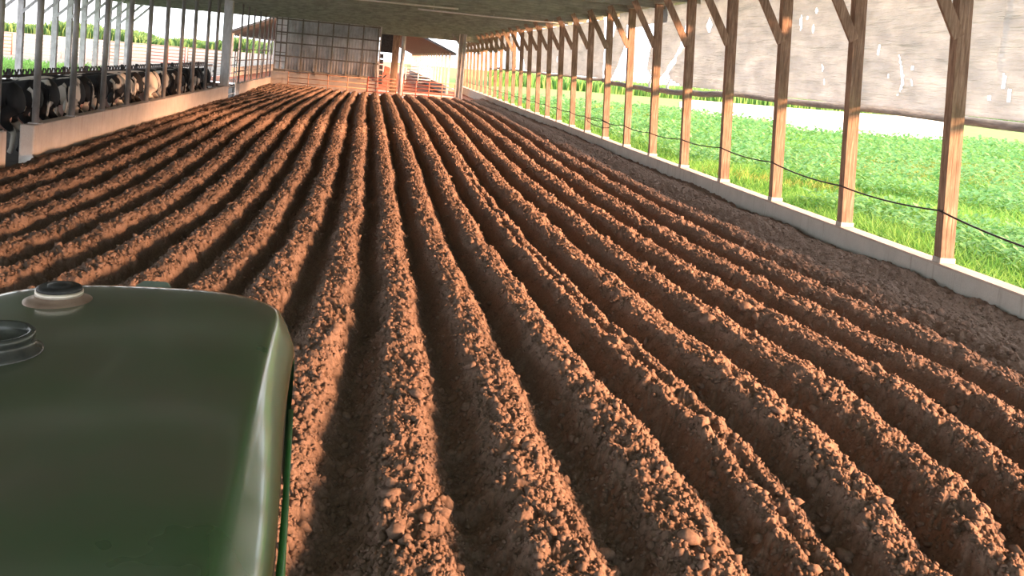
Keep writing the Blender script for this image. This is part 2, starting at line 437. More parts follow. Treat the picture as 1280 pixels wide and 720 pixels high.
# big clods that stand out one by one (world x, y, radius)
BIG = [(.62, 5.05, .05), (.47, 4.75, .042), (1.46, 4.55, .05), (-.02, 6.55, .05), (.9, 6.6, .06), (.98, 7.2, .045), (2.6, 6.1, .055), (3.75, 8.9, .075), (4.4, 9.4, .07),
       (3.1, 5.3, .05), (2.95, 4.6, .055), (3.3, 6.3, .05), (4.55, 7.1, .055), (1.9, 4.45, .045), (.05, 5.6, .04), (-.12, 7.6, .05), (2.2, 7.4, .05), (5.1, 9.6, .06), (.3, 4.6, .05), (1.2, 5.6, .05)]
for i, (x, y, r) in enumerate(BIG):
    z = float(soil_height(np.array([x]), np.array([y]))[0])
    V, Fc = lump_mesh(np.zeros((1, 3)), np.array([r]), 2, .16)
    o = np_mesh('soil_clod', V, Fc, M['soil']); o.location = (x, y, z + r * .3)
    tag(o, 'big pale brown clod lying loose among the tilled soil ridges', 'soil clod', 'big clods on the tilled soil')

# ------------------------------------------------------------------ low walls, alley, grounds
wr = MB()
yy = list(np.arange(-8, 80.1, 4.0))
for a, b in zip(yy[:-1], yy[1:]): wr.box(XR, XR + .24, a, b, -.9, WT - .03)
o = wr.build('wall_right', M['concrete']); tag(o, 'long low grey concrete wall under the wooden posts beside the field', 'wall', kind='structure')
o = MB().box(XR - .012, XR + .26, -8, 80, WT - .03, WT).build('trim_1', M['cap']); tag(o, 'pale brown sill board capping the low grey wall', 'trim', kind='structure')
def low_wall(name, y0, y1, label):
    m = MB(); m.box(XL - .3, XL, y0, y1, -.9, WT - .03)
    o = m.build(name, M['concrete_warm'], bevel=.03); tag(o, label, 'wall', kind='structure'); return o
low_wall('wall_left', 19.85, 44.6, 'long low sunlit concrete wall in front of the standing cows')
low_wall('wall_left.001', 6, 18.45, 'short piece of low concrete wall before the gap at the alley')
low_wall('wall_left.002', 48.2, 66, 'far low concrete wall under thin posts behind the walk-through gap')
o = MB().box(-11.4, XL - .0, -4, 66, ALLEY - .2, ALLEY).build('floor.001', M['alley']); tag(o, 'dark wet concrete alley floor under the cows', 'floor', kind='structure')
o = MB().box(-18, -11.4, -4, 66, -.45, -.3).build('floor.002', M['alley']); tag(o, 'dark feed alley floor beyond the cow headlocks', 'floor', kind='structure')
o = MB().add([(-420, 66, -.02), (-420, 420, -.02), (-12, 420, -.02), (-12, 66, -.02), (-420, -60, -.02), (-18, -60, -.02), (-18, 66, -.02)], [(3, 2, 1, 0), (0, 4, 5, 6)]).build('ground', M['lot'])
tag(o, 'pale bare cattle lot outside the barn on the cow side', 'ground', kind='structure')
o = MB().add([(XR + .2, -60, 0), (420, -60, 0), (420, 420, 0), (XR + .2, 420, 0)], [(0, 1, 2, 3)]).build('ground.001', M['turf'])
tag(o, 'green field outside the open wooden side', 'ground', kind='structure')
o = MB().add([(-12, 61, -.03), (XR + .2, 61, -.03), (XR + .2, 420, -.03), (-12, 420, -.03)], [(0, 1, 2, 3)]).build('ground.002', M['red_lot'])
tag(o, 'reddish dirt yard beyond the far end of the barn', 'ground', kind='structure')
o = MB().add([(-60, 45, 0), (-17.6, 45, 0), (-17.6, 62, 0), (-24, 66, 0), (-36, 70, 0), (-60, 72, 0)], [(0, 1, 2, 3, 4, 5)]).build('lawn', M['turf'])
tag(o, 'bright green lawn outside the white posts', 'lawn', kind='structure')
o = MB().add([(27.0, 75, .03), (29.5, 66, .03), (29, 58, .03), (27.4, 53.4, .03), (34, 54, .03), (39, 54.7, .03), (113, 159.7, .03), (96, 158, .03), (70, 150, .03), (56, 151, .03), (40, 112, .03)], [tuple(range(10, -1, -1))]).build('path', M['strip'])
tag(o, 'pale dry strip of bare field running behind the weeds', 'path', kind='structure')

# ------------------------------------------------------------------ right side posts
def lean(x, y, z): return (x + TILT * (z - WT), y, z)
def make_post():
    r = empty('wooden_post')
    t = MB()
    zs = np.linspace(.07, 4.75 - WT, 9)
    for k in range(3):
        x0 = .02 + k * .066
        P = []
        for z in zs:
            dx = TILT * z
            P.append([(x0 + dx, -.075, z), (x0 + .062 + dx, -.075, z), (x0 + .062 + dx, .075, z), (x0 + dx, .075, z), (x0 + dx, -.075, z)])
        t.grid(P)
    t.build('laminated_timber', M['wood'], r)
    MB().box(.005, .235, -.085, .085, 0, .075).build('base_block', M['concrete'], r, bevel=.008)
    b = MB(); b.bar((.02 + TILT * 3.15, -.1, 3.0), (-.85, -.1, CHORD - WT + .12), .05, .16); b.build('knee_brace', M['wood'], r)
    return r
post0 = make_post()
posts = []
side = 'open wooden side'
for i in range(28):
    y = POST_Y0 + POST_S * (i - 1)
    if i == 0: continue
    p = post0 if i == 1 else dup(post0)
    p.location = (XR, y, WT)
    posts.append(p)
for i, p in enumerate(posts):
    if i == 0: lb = 'nearest and tallest wooden post on the low grey wall, a cable stapled across it'
    else: lb = '%s wooden post from the nearest one along the low grey wall' % ORD[i]
    tag(p, lb, 'post', 'wooden posts along the open side')
# extra scrap board nailed on the nearest post, outer side
MB().box(.215, .25, -.02, .06, .75, 1.75, lambda x, y, z: (x + TILT * z, y, z)).build('scrap_board', M['wood'], posts[0])
MB().box(.0, .02, -.09, -.06, .66, .72, lambda x, y, z: (x + TILT * z, y, z)).build('cable_staple', M['dark_metal'], posts[0])
o = MB().box(XR - .02, XR + .28, -8, 80, CHORD + .1, CHORD + .38, lambda x, y, z: (x + TILT * (z - WT), y, z)).build('beam', M['truss'])
tag(o, 'timber eave beam along the tops of the wooden posts', 'beam', kind='structure')

# cable along the posts
pts = []
heights = [1.10, 1.26, 1.22, 1.30, 1.315, 1.26, 1.20, 1.20, 1.15, 1.13] + [1.14] * 18
ysp = [POST_Y0 + POST_S * (i - 1) for i in range(28)]
for i in range(26):
    for k in range(8):
        f = k / 8; z = heights[i] * (1 - f) + heights[i + 1] * f
        pts.append((XR + .0 + TILT * .7, ysp[i] + POST_S * f - .082 * (1 - 2 * abs(f - .5)) * 0, z - .10 * 4 * f * (1 - f) * .5))
c = MB().tube(pts, .013, 6)
lp = [(XR - .03, 29.0 + 1.6 * math.sin(a), 1.05 + .13 * math.cos(a)) for a in np.linspace(-1.6, 4.6, 18)]
c.tube(lp, .012, 6)
o = c.build('electric_cable', M['black'], smooth=True); tag(o, 'thin black cable strung along the wooden posts', 'cable')

# ------------------------------------------------------------------ curtains
def inside(poly, y, z):
    r = np.zeros(y.shape, bool); n = len(poly)
    for i in range(n):
        y1, z1 = poly[i]; y2, z2 = poly[(i + 1) % n]
        c = ((z1 > z) != (z2 > z)) & (y < (y2 - y1) * (z - z1) / (z2 - z1 + 1e-12) + y1)
        r ^= c
    return r
def curtain(name, poly, holes, label, xo=7.93, step=.05, bulge=0, seed=0):
    p = np.array(poly); y0, z0 = p.min(0); y1, z1 = p.max(0)
    ny = max(2, int((y1 - y0) / step)); nz_ = max(2, int((z1 - z0) / step))
    gy, gz = np.meshgrid(np.linspace(y0, y1, ny + 1), np.linspace(z0, z1, nz_ + 1), indexing='ij')
    fold = .06 * vnoise(gy * .9, gz * .8, 71 + seed) + .05 * vnoise(gy * 1.1, gz * 4.5, 72 + seed) + .022 * vnoise(gy * 3.1, gz * 8.5, 73 + seed) + .02 * np.abs(vnoise(gy * 2 + gz * 1.4, gz * 1.2 - gy * .7, 75 + seed))
    fold = fold - .05 * np.exp(-((gy - 10.18 + .12 * (gz - 3)) / .035) ** 2) * smooth(2.9, 3.3, gz)
    fold = fold + .02 * np.cos(gy * 2 * np.pi / POST_S * 1.0) 
    gx = xo + TILT * (gz - WT) + fold + bulge * np.sin((gz - z0) / (z1 - z0) * math.pi)
    idx = np.arange(gy.size).reshape(gy.shape)
    cy = (gy[:-1, :-1] + gy[1:, 1:]) / 2; cz = (gz[:-1, :-1] + gz[1:, 1:]) / 2
    ok = inside(poly, cy, cz)
    for h in holes: ok &= ~inside(h, cy, cz)
    q = np.stack([idx[:-1, :-1], idx[1:, :-1], idx[1:, 1:], idx[:-1, 1:]], -1)[ok]
    used, inv = np.unique(q, return_inverse=True)
    V = np.stack([gx, gy, gz], -1).reshape(-1, 3)[used]
    o = np_mesh(name, V, inv.reshape(-1, 4), M['tarp'], smooth=True)
    sm = o.modifiers.new('thickness', 'SOLIDIFY'); sm.thickness = .004
    return tag(o, label, 'curtain')
def slit(y, z0, z1, w, bend=0):
    zs = np.linspace(z0, z1, 7); t = np.sin(np.linspace(0, np.pi, 7))
    return [(y + bend * t[i] - w * t[i] - .005, zs[i]) for i in range(7)] + [(y + bend * t[i] + w * t[i] + .005, zs[i]) for i in range(6, -1, -1)]
HA = [slit(12.90, 3.33, 3.54, .035), slit(12.28, 2.74, 3.37, .032, -.10), slit(10.08, 2.90, 3.15, .03), slit(9.95, 2.77, 2.95, .035),
      slit(15.53, 3.82, 4.12, .05), slit(15.02, 3.74, 3.92, .045), slit(14.95, 4.10, 4.2, .05), slit(15.3, 4.0, 4.1, .025), slit(12.6, 3.0, 3.08, .02), slit(11.9, 3.12, 3.22, .02), slit(14.6, 3.05, 3.2, .02), slit(14.55, 2.85, 2.95, .018), slit(10.3, 2.78, 2.86, .03), slit(11.95, 2.9, 3.0, .012)]
curtain('tarp_curtain', [(-6, 2.55), (18.95, 2.55), (18.95, 4.72), (-6, 4.72)], HA, 'long pale grey tarp curtain with slits behind the nearest wooden posts', step=.032)
curtain('tarp_curtain.001', [(18.97, 2.56), (21.8, 2.56), (22.8, 2.68), (23.2, 2.85), (22.4, 3.54), (21.5, 4.2), (21.2, 4.72), (18.97, 4.72)], [slit(20.4, 3.9, 4.25, .17)],
        'loose tarp flap with one hole, its lower edge sagging, beside the long curtain', bulge=.12, seed=9)
curtain('tarp_curtain.002', [(25.2, 2.95), (24.6, 2.70), (24.0, 2.66), (23.4, 2.95), (22.3, 3.6), (21.6, 4.72), (23.6, 4.72), (24.4, 4.0)], [],
        'torn tarp flap hanging slantwise behind the sagging one', xo=8.03, bulge=-.06, seed=17)
curtain('tarp_curtain.003', [(30.0, 2.75), (29.4, 2.55), (28.8, 2.6), (28.0, 3.3), (27.4, 3.9), (27.2, 4.72), (28.1, 4.72), (29.0, 3.95)], [],
        'narrow bluish tarp strip hanging twisted across a bare bay', bulge=.08, seed=23)
curtain('tarp_curtain.004', [(30.0, 2.56), (46.2, 2.56), (46.6, 3.1), (47.2, 3.6), (47.0, 4.6), (30.0, 4.6)], [slit(38, 3, 3.4, .06), slit(43, 3.4, 3.9, .09)], 'far pale tarp curtain still stretched behind a run of distant posts', seed=31, step=.08)
curtain('tarp_curtain.005', [(49.0, 2.6), (52.5, 2.55), (52.0, 3.4), (53.0, 4.5), (50.0, 4.5), (49.5, 3.5)], [], 'tattered remnant of tarp among the most distant posts', seed=37, step=.08)
curtain('tarp_curtain.006', [(23.3, 4.28), (26.0, 4.2), (27.2, 4.3), (27.2, 4.72), (23.3, 4.72)], [], 'short leftover tarp edge under the eave above the bare bay', seed=41)
curtain('tarp_curtain.007', [(53.1, 3.75), (58, 3.5), (62, 3.8), (67, 3.4), (72, 3.7), (78, 3.5), (78, 4.6), (53.1, 4.6)], [slit(55 + 2.6 * k, 3.75, 4.25, .16) for k in range(9)], 'ragged upper tarp with many holes over the farthest posts', seed=47, step=.08)
pts = [(8.07 + TILT * 1.95 + .012 * math.sin(y * 1.7), y, 2.49 + .015 * math.sin(y * 1.1)) for y in np.arange(-6, 18.9, .4)]
o = MB().tube(pts, .065, 10).build('curtain_roller', M['rolled_tarp'], smooth=True); tag(o, 'thick grey roll of tarp along the bottom of the long curtain', 'curtain roller')
pts = [(8.0 + TILT * 1.95, y, 2.47 - .10 * math.sin((y - 18.9) / 11.2 * math.pi) + .012 * math.sin(y * 3)) for y in np.arange(18.95, 30.1, .3)]
o = MB().tube(pts, .075, 10).build('curtain_roller.001', M['rolled_tarp'], smooth=True); tag(o, 'sagging dark tarp roll crossing the bare bays', 'curtain roller')
pts = [(8.07 + TILT * 1.95, y, 2.49 + .03 * math.sin(y * .9)) for y in np.arange(30.15, 60, .5)]
o = MB().tube(pts, .06, 8).build('curtain_roller.002', M['rolled_tarp'], smooth=True); tag(o, 'dark tarp roll under the far curtain', 'curtain roller')
for i, (y, l, z) in enumerate(((24.6, .42, 2.42), (23.0, .36, 2.40))):
    m = MB(); m.tube([(7.9, y, z + .35), (7.86, y + .08, z + .1), (7.9, y + .14, z - l * .3)], .03, 6)
    m.tube([(7.9, y + .3, z + .33), (7.88, y + .2, z + .08), (7.92, y + .18, z - l * .2)], .022, 6)
    o = m.build('tie_rag', M['tarp'], smooth=True)
    tag(o, ['pale rag tying the tarp roll below the slanting flap', 'pale rag knotted on the tarp roll below the sagging flap'][i], 'rag')

# ------------------------------------------------------------------ roof and trusses
RX0, RX1, RIDGE = -17.6, 8.3, -4.6
SL = .22
def roof_z(x): return 4.98 + SL * ((x - RX0) if x < RIDGE else (RX1 - x))
zr = max(roof_z(RIDGE - .001), roof_z(RIDGE + .001))
o = MB()
o.add([(RX0 - .5, -14, 4.86), (RX0 - .5, 66, 4.86), (RIDGE, 66, zr), (RIDGE, -14, zr), (RX1 + .2, 66, 4.92), (RX1 + .2, -14, 4.92)], [(0, 1, 2, 3), (3, 2, 4, 5)])
o.add([(RX1 - .2, 66, 4.99), (RX1 + .2, 66, 4.92), (RX1 + .2, 81, 4.92), (RX1 - 3.5, 81, 5.7), (RX1 - 3.5, 66, 5.7)], [(0, 1, 2, 3, 4)])
o = o.build('ceiling', M['roof'])
sm = o.modifiers.new('thickness', 'SOLIDIFY'); sm.thickness = .04; sm.offset = 1
tag(o, 'underside of the long metal barn roof above the trusses', 'ceiling', kind='structure')
def make_truss():
    r = empty('roof_truss')
    MB().box(RX0 + .2, RX1 - .35, -.02, .02, 0, .19).build('bottom_chord', M['truss'], r)
    for xa, xb in ((RX0 + .2, RIDGE), (RIDGE, RX1 - .35)):
        MB().bar((xa, .0, roof_z(xa) - CHORD - .12), (xb, .0, zr - CHORD - .12), .04, .17, (0, 1, 0)).build('top_chord', M['truss'], r)
    wb = MB(); xs = np.linspace(RX0 + 1.5, RX1 - 1.5, 11)
    for k in range(10):
        za = .1 if k % 2 == 0 else roof_z(xs[k]) - CHORD - .15; zb = .1 if k % 2 == 1 else roof_z(xs[k + 1]) - CHORD - .15
        wb.bar((xs[k], .03, za), (xs[k + 1], .03, zb), .035, .09, (0, 1, 0))
    wb.build('web', M['truss'], r)
    return r
tr0 = make_truss()
for i in range(-3, 22):
    t = tr0 if i == -3 else dup(tr0)
    t.location = (0, POST_Y0 + POST_S * i + .12, CHORD + .0)
    tag(t, 'greenish grey timber roof truss spanning the barn above the soil', 'roof truss', 'roof trusses over the tilled floor')
# thin pale pipes hung under the trusses
for i, (y, x0, x1) in enumerate(((31.11, -5.9, 2.7), (33.655, 1.4, 7.2))):
    m = MB(); m.tube([(x0, y, CHORD - .10), ((x0 + x1) / 2, y, CHORD - .12), (x1, y, CHORD - .10)], .03, 8)
    for f in (.1, .5, .9): m.tube([(x0 + (x1 - x0) * f, y, CHORD - .1), (x0 + (x1 - x0) * f, y, CHORD + .002)], .008, 5)
    o = m.build('overhead_pipe', M['white_pipe'], smooth=True)
    tag(o, ['thin pale pipe hung crosswise under the trusses above mid floor', 'thin pale pipe under the trusses close to the wooden posts'][i], 'pipe')

# ------------------------------------------------------------------ left steel posts
SY = [18.25, 20.26, 22.55, 24.96, 27.3, 29.5, 31.8, 34.2, 36.5, 39.2, 41.4]
m = MB(); m.tube([(0, 0, .0), (0, 0, CHORD - WT + .1)], .07, 14); sp0 = empty('steel_post')
m.build('pipe', M['steel'], sp0, smooth=True)
MB().box(-.11, .11, -.11, .11, 0, .02).build('base_plate', M['steel'], sp0)
for i, y in enumerate(SY):
    p = sp0 if i == 0 else dup(sp0)
    p.location = (XL - .14, y, WT - .03)
    if i == 0: lb = 'dark steel post on the short wall left of the alley gap'
    elif i == 1: lb = 'steel post on the end of the low wall, right beside the alley gap'
    else: lb = '%s steel post along the low wall, counted from the alley gap' % ORD[i - 1]
    tag(p, lb, 'post', 'round steel posts in front of the cows')
big = empty('steel_column', (XL - .14, 44.1, WT - .03))
tag(big, 'thick pale steel column at the end of the cow wall', 'column')
MB().box(-.2, .2, -.16, .16, 0, CHORD - WT + .05).build('column_shaft', M['steel_pale'], big, bevel=.02)
MB().box(-.26, .26, -.22, .22, 0, .04).build('foot_plate', M['steel_pale'], big)
m = MB(); m.tube([(0, 0, .0), (0, 0, CHORD - WT + .1)], .05, 10); tp0 = empty('thin_steel_post'); m.build('pipe', M['steel'], tp0, smooth=True)
MB().box(-.08, .08, -.08, .08, 0, .02).build('base_plate', M['steel'], tp0)
for i, y in enumerate([48.5, 50.8, 53.2, 55.8, 58.2, 60.4, 62.4, 64.6]):
    p = tp0 if i == 0 else dup(tp0)
    p.location = (XL - .14, y, WT - .03)
    tag(p, 'thin steel post on the far low wall, %s after the walk-through gap' % ORD[i], 'post', 'thin steel posts on the far low wall')
g = empty('man_gate', (XL - .14, 45.2, -.1)); tag(g, 'small pale pipe gate in the gap beside the thick column', 'gate')
m = MB()
for y in (0, 2.4): m.tube([(0, y, -.3), (0, y, 2.3)], .035, 8)
m.build('gate_upright', M['white_pipe'], g, smooth=True)
m = MB()
for z in (.15, .5, .85, 1.2, 1.6, 2.0): m.tube([(0, 0, z), (0, 2.4, z)], .022, 8)
m.build('gate_rails', M['steel_pale'], g, smooth=True)
# rail over the far wall
r = empty('guard_rail', (XL - .37, 48.4, 0)); tag(r, 'grey pipe rails running behind the thin steel posts', 'rail')
for z in (1.1, 1.7, 2.3): MB().tube([(0, 0, z), (0, 16.5, z)], .03, 8).build('rail_pipe', M['steel'], r, smooth=True)
for k in range(4): MB().tube([(0, k * 5.4, ALLEY), (0, k * 5.4, 2.35)], .03, 6).build('rail_leg', M['steel'], r, smooth=True)

# ------------------------------------------------------------------ headlock row
HX = -10.9
hl = empty('headlock_rail', (HX, 0, 0)); tag(hl, 'long dark headlock barrier with upright latches in front of the cows', 'headlock rail')
MB().tube([(0, 14, 1.02), (0, 62, 1.02)], .045, 8).build('top_pipe', M['dark_metal'], hl, smooth=True)
MB().tube([(0, 14, .25), (0, 62, .25)], .045, 8).build('bottom_pipe', M['dark_metal'], hl, smooth=True)
lt0 = None; k = 0
for y in np.arange(22.5, 60, .42):
    k += 1
    if k > 90: break
    if lt0 is None:
        mb = MB(); mb.box(-.02, .02, -.10, .02, 0, .10).bar((0, .02, .02), (0, .13, .17), .035, .05).bar((0, -.08, .08), (0, -.15, .16), .035, .05)
        lt0 = mb.build('latch', M['dark_metal'], hl); lt = lt0
    else:
        lt = lt0.copy(); COL.objects.link(lt); lt.parent = hl
    lt.location = (0, y, 1.05)
ps0 = MB().box(-.05, .05, -.05, .05, -.85, .20).build('upright', M['dark_metal'], hl); ps0.location = (0, 21.4, 1.06)
for y in np.arange(23.8, 60, 2.4):
    c = ps0.copy(); COL.objects.link(c); c.parent = hl; c.location = (0, y, 1.06)
mb = MB()
for y in np.arange(14.2, 62, .42): mb.tube([(0, y, .25), (0, y + .06, 1.02)], .018, 5)
mb.build('neck_bars', M['dark_metal'], hl)
o = MB().box(HX - .32, HX - .1, 14, 62, ALLEY, .2).build('trim_2', M['concrete']); tag(o, 'low concrete feed curb under the headlock barrier', 'curb', kind='structure')

# ------------------------------------------------------------------ white posts on the far side
wp0 = empty('white_post')
MB().box(-.14, .14, -.12, .12, -.3, 4.85).build('timber', M['white_wood'], wp0, bevel=.01)
m = MB(); m.bar((.05, -.15, 3.15), (1.6, -.15, 4.7), .05, .14); m.build('knee_brace', M['white_wood'], wp0)
for i, y in enumerate([43.4, 45.77, 48.22, 50.36, 52.57, 55.0, 57.4, 59.8, 61.94, 64.2]):
    p = wp0 if i == 0 else dup(wp0)
    p.location = (-17.0, y, 0)
    tag(p, ['leftmost whitish post with a knee brace, half behind the dark steel post'][0] if i == 0 else '%s whitish braced post along the outer cow side, counting from the lawn end' % ORD[i], 'post', 'whitish posts on the outer side')

# ------------------------------------------------------------------ cows
def cow_body(head=0.0, step=0.0):
    J = []; E = []; Rr = []
    def j(p, r, parent=None):
        J.append(p); Rr.append(r)
        if parent is not None: E.append((parent, len(J) - 1))
        return len(J) - 1
    a = j((-.45, 0, 1.10), (.40, .36))                 # loin, root
    b = j((-.80, 0, 1.16), (.33, .30), a); c = j((-1.0, 0, 1.24), (.20, .18), b)
    d = j((.0, 0, 1.03), (.43, .40), a); e = j((.38, 0, 1.03), (.41, .38), d); f = j((.66, 0, 1.10), (.29, .31), e)
    g = j((.95, head * .15, 1.12), (.18, .22), f); h = j((1.22, head * .3, 1.10), (.145, .17), g); i = j((1.38, head * .42, 1.02), (.135, .15), h)
    k = j((1.56, head * .6, .86), (.095, .10), i); l = j((1.68, head * .72, .74), (.085, .085), k)
    for s in (1, -1):
        st = step * s
        h1 = j((-.80, .22 * s, .95), (.19, .15), b); h2 = j((-.66 + st * .4, .25 * s, .72), (.135, .11), h1)
        h3 = j((-.94 + st, .21 * s, .48), (.07, .062), h2); h4 = j((-.89 + st, .20 * s, .15), (.052, .05), h3); j((-.85 + st, .20 * s, .04), (.07, .06), h4)
        f1 = j((.46, .20 * s, .84), (.15, .12), e); f2 = j((.42 - st * .3, .21 * s, .64), (.095, .085), f1)
        f3 = j((.46 - st * .6, .19 * s, .38), (.062, .06), f2); f4 = j((.45 - st * .6, .19 * s, .12), (.048, .046), f3); j((.48 - st * .6, .19 * s, .035), (.066, .06), f4)
    me = bpy.data.meshes.new('skeleton'); me.from_pydata(J, E, []); me.update()
    o = bpy.data.objects.new('skeleton', me); COL.objects.link(o)
    sk = o.modifiers.new('skin', 'SKIN'); sk.use_smooth_shade = True
    lay = me.skin_vertices[0] if me.skin_vertices else None
    for n_, r in enumerate(Rr):
        me.skin_vertices[0].data[n_].radius = r; me.skin_vertices[0].data[n_].use_root = (n_ == 0)
    sb = o.modifiers.new('sub', 'SUBSURF'); sb.levels = 2; sb.render_levels = 2
    dg = bpy.context.evaluated_depsgraph_get(); dg.update()
    out = bpy.data.meshes.new_from_object(o.evaluated_get(dg))
    bpy.data.objects.remove(o); out.name = 'cow_body'
    return out
def cow(mesh, head, name='cow'):
    r = empty(name)
    me = mesh.copy(); me.materials.clear()
    b = link('body', me, M['cow'], r, smooth=True)
    m = MB(); m.tube([(-1.10, 0, 1.38), (-1.2, 0, 1.30), (-1.22, .01, 1.0), (-1.19, .02, .7)], [.045, .04, .03, .022], 8)
    m.build('tail', M['cow'], r, smooth=True)
    m = MB(); m.tube([(-1.19, .02, .72), (-1.17, .02, .55), (-1.16, .02, .40)], [.03, .055, .015], 8); m.build('tail_switch', M['hoof'], r, smooth=True)
    m = MB(); m.lathe([(.04, -.20), (.14, -.17), (.19, -.05), (.2, .06), (.12, .14)], (-.58, 0, .72), 16)
    for sx in (-.07, .07):
        for sy in (-.08, .08): m.lathe([(.012, -.30), (.02, -.27), (.022, -.17), (.02, -.14)], (-.58 + sx, sy, .72), 8)
    m.build('udder', M['udder'], r, smooth=True)
    hx, hy, hz = 1.30, head * .36, 1.16
    for s in (1, -1):
        m = MB(); m.tube([(hx, hy + s * .10, hz), (hx - .03, hy + s * .22, hz + .01), (hx - .05, hy + s * .31, hz - .03)], [.03, .065, .012], 8)
        m.build('ear', M['cow'], r, smooth=True)
    for s in (1, -1):
        m = MB(); ex, ey, ez = 1.46, head * .5 + s * .115, 1.0
        m.lathe([(.004, -.022), (.018, -.016), (.024, 0), (.018, .016), (.004, .022)], (ex, ey, ez), 10); m.build('eye', M['black'], r, smooth=True)
    return r
bodies = [(cow_body(0, .06), 0), (cow_body(.35, -.07), .35), (cow_body(-.3, .03), -.3)]
protos = [cow(b, h) for b, h in bodies]
COWS = []
yc_ = 20.2
for i in range(19):
    COWS.append((yc_, (i * 2 + i // 4) % 3, (-5, 4, -2, 6, 1, -6, 3)[i % 7])); yc_ += (1.3, 1.5, 1.15, 1.6, 1.35)[i % 5]
used = set(); cows = []
for y, kind, dr in COWS:
    if kind in used: c = dup(protos[kind])
    else: c = protos[kind]; used.add(kind)
    c.location = (-9.0 + .12 * math.sin(y * 3), y, ALLEY); c.rotation_euler.z = math.radians(180 + dr); c.scale = (1.0, 1.0, 1.12); cows.append(c)
CL = ['black and white cow nearest the alley gap, rear turned to the low wall', 'black and white cow standing second from the alley gap'] + \
     ['%s cow in the row along the headlocks, counting from the alley gap' % ORD[i] for i in range(2, 18)] + ['last cow of the headlock row, closest to the thick pale column']
for c, l in zip(cows, CL): tag(c, l, 'cow', 'cows standing at the headlocks')

# ------------------------------------------------------------------ far end wall
EY = 62.0
m = MB(); xs = np.arange(-6.1, .12, .05); 
for zz0, zz1 in ((1.0, 4.75),):
    P = [[(x, EY + .03 * math.sin(x * 2 * math.pi / .2), z) for x in xs] for z in (zz0, zz1)]
    m.grid(P)
wb_ = m.build('wall_back', M['sheet'], smooth=True)
sm = wb_.modifiers.new('thickness', 'SOLIDIFY'); sm.thickness = .012
tag(wb_, 'tall stained grey corrugated sheet wall closing half the far end', 'wall', kind='structure')
m = MB()
for z in (1.05, 2.0, 2.9, 3.6, 4.5): m.box(-6.9, .16, EY - .12, EY - .05, z, z + .09)
for x in np.arange(-5.1, .2, 1.02): m.box(x - .04, x + .05, EY - .2, EY - .12, .9, 4.7)
m.build('wall_stud', M['wood_grey'], wb_)
o = MB().box(-7, .2, EY - .12, EY + .1, -.6, .98).build('wall_back.001', M['concrete_warm']); tag(o, 'sunlit concrete base under the corrugated end wall', 'wall', kind='structure')
m = MB()
for x in (-6.85, -6.5, -6.12): m.box(x - .035, x + .035, EY - .08, EY + .02, .9, 4.7)
for z in np.arange(1.0, 4.8, .62): m.box(-6.88, -6.1, EY - .07, EY, z, z + .05)
o = m.build('window_1', M['wood_grey']); tag(o, 'tall narrow lattice window at the corner of the far end', 'window', kind='structure')
o = MB().box(-6.85, -6.1, EY - .012, EY - .004, .95, 4.65).build('window_pane', M['pale_pane'], o)
o = MB().box(.14, .24, EY - .16, EY + .1, -.3, 4.7).build('door_frame_1', M['white_wood']); tag(o, 'thin pale jamb at the edge of the end opening', 'trim', kind='structure')
m = MB().box(.2, XR + .3, EY - .1, EY + .1, 4.15, 4.9).build('beam.001', M['truss']); tag(m, 'dark timber header across the end opening', 'beam', kind='structure')
m = MB().box(.24, 1.2, 63.4, 63.6, 2.9, 4.6).build('wall_back.002', M['dark_metal']); tag(m, 'dark panel under the roof beside the pale jamb', 'wall', kind='structure')
o = empty('wood_column', (1.32, 62.6, -.1)); tag(o, 'broad brown timber column inside the end opening', 'column')
MB().box(-.28, .2, -.2, .2, 0, 4.6).build('column_shaft', M['wood'], o, bevel=.02); MB().box(-.32, .24, -.24, .24, -.3, .25).build('column_base', M['concrete'], o)
o = empty('white_pole', (1.78, 62.0, -.1)); tag(o, 'round white pole beside the brown timber column', 'pole')
MB().tube([(0, 0, 0), (0, 0, 4.24)], .15, 18).build('pole_shaft', M['white_wood'], o, smooth=True); MB().lathe([(.19, -.3), (.19, .12), (.16, .16)]).build('pole_base', M['concrete'], o)
o = empty('steel_column.001', (5.85, 61.6, -.1)); tag(o, 'tall dark steel column where the soil ends near the wooden posts', 'column')
MB().box(-.03, .03, -.18, .18, 0, 4.75).box(-.24, -.03, -.02, .02, 0, 4.75).build('column_web', M['steel'], o)
MB().box(-.26, -.22, -.18, .18, 0, 4.75).box(.2, .24, -.18, .18, 0, 4.75).box(.03, .2, -.02, .02, 0, 4.75).build('column_flange', M['steel_pale'], o)
m = MB(); m.bar((-.2, 0, 4.0), (-.8, 0, 4.7), .08, .1); m.build('column_brace', M['steel'], o)
# red pipe fence at the end of the soil
def fence(name, a, b, z0, rails, nleg, mat, label, cat='fence', r=.03, legr=.032, top=None):
    e = empty(name, a); d = Vector(b) - Vector(a)
    tag(e, label, cat)
    for z in rails: MB().tube([(0, 0, z), tuple(d + Vector((0, 0, z)))], r, 8).build('rail', mat, e, smooth=True)
    for k in range(nleg):
        p = d * (k / (nleg - 1)); MB().tube([(p.x, p.y, z0), (p.x, p.y, (top or max(rails)) + .04)], legr, 8).build('upright', mat, e, smooth=True)
    return e
fence('pipe_fence', (-5.8, 61.45, 0), (-.5, 61.45, 0), -.1, (.28, .62, 1.0), 5, M['rust_pipe'], 'rusty three-rail pipe fence in front of the end wall')
fence('pipe_gate', (-.45, 61.42, 0), (1.5, 61.42, 0), -.05, (.12, .38, .62, .86, 1.1), 4, M['red_pipe'], 'red pipe gate across the end opening, beside the rusty fence', 'gate')
fence('pipe_gate.001', (1.95, 61.4, 0), (5.55, 61.4, 0), -.05, (.12, .38, .62, .86, 1.1), 5, M['red_pipe'], 'long red pipe gate between white pole and tall steel column', 'gate')
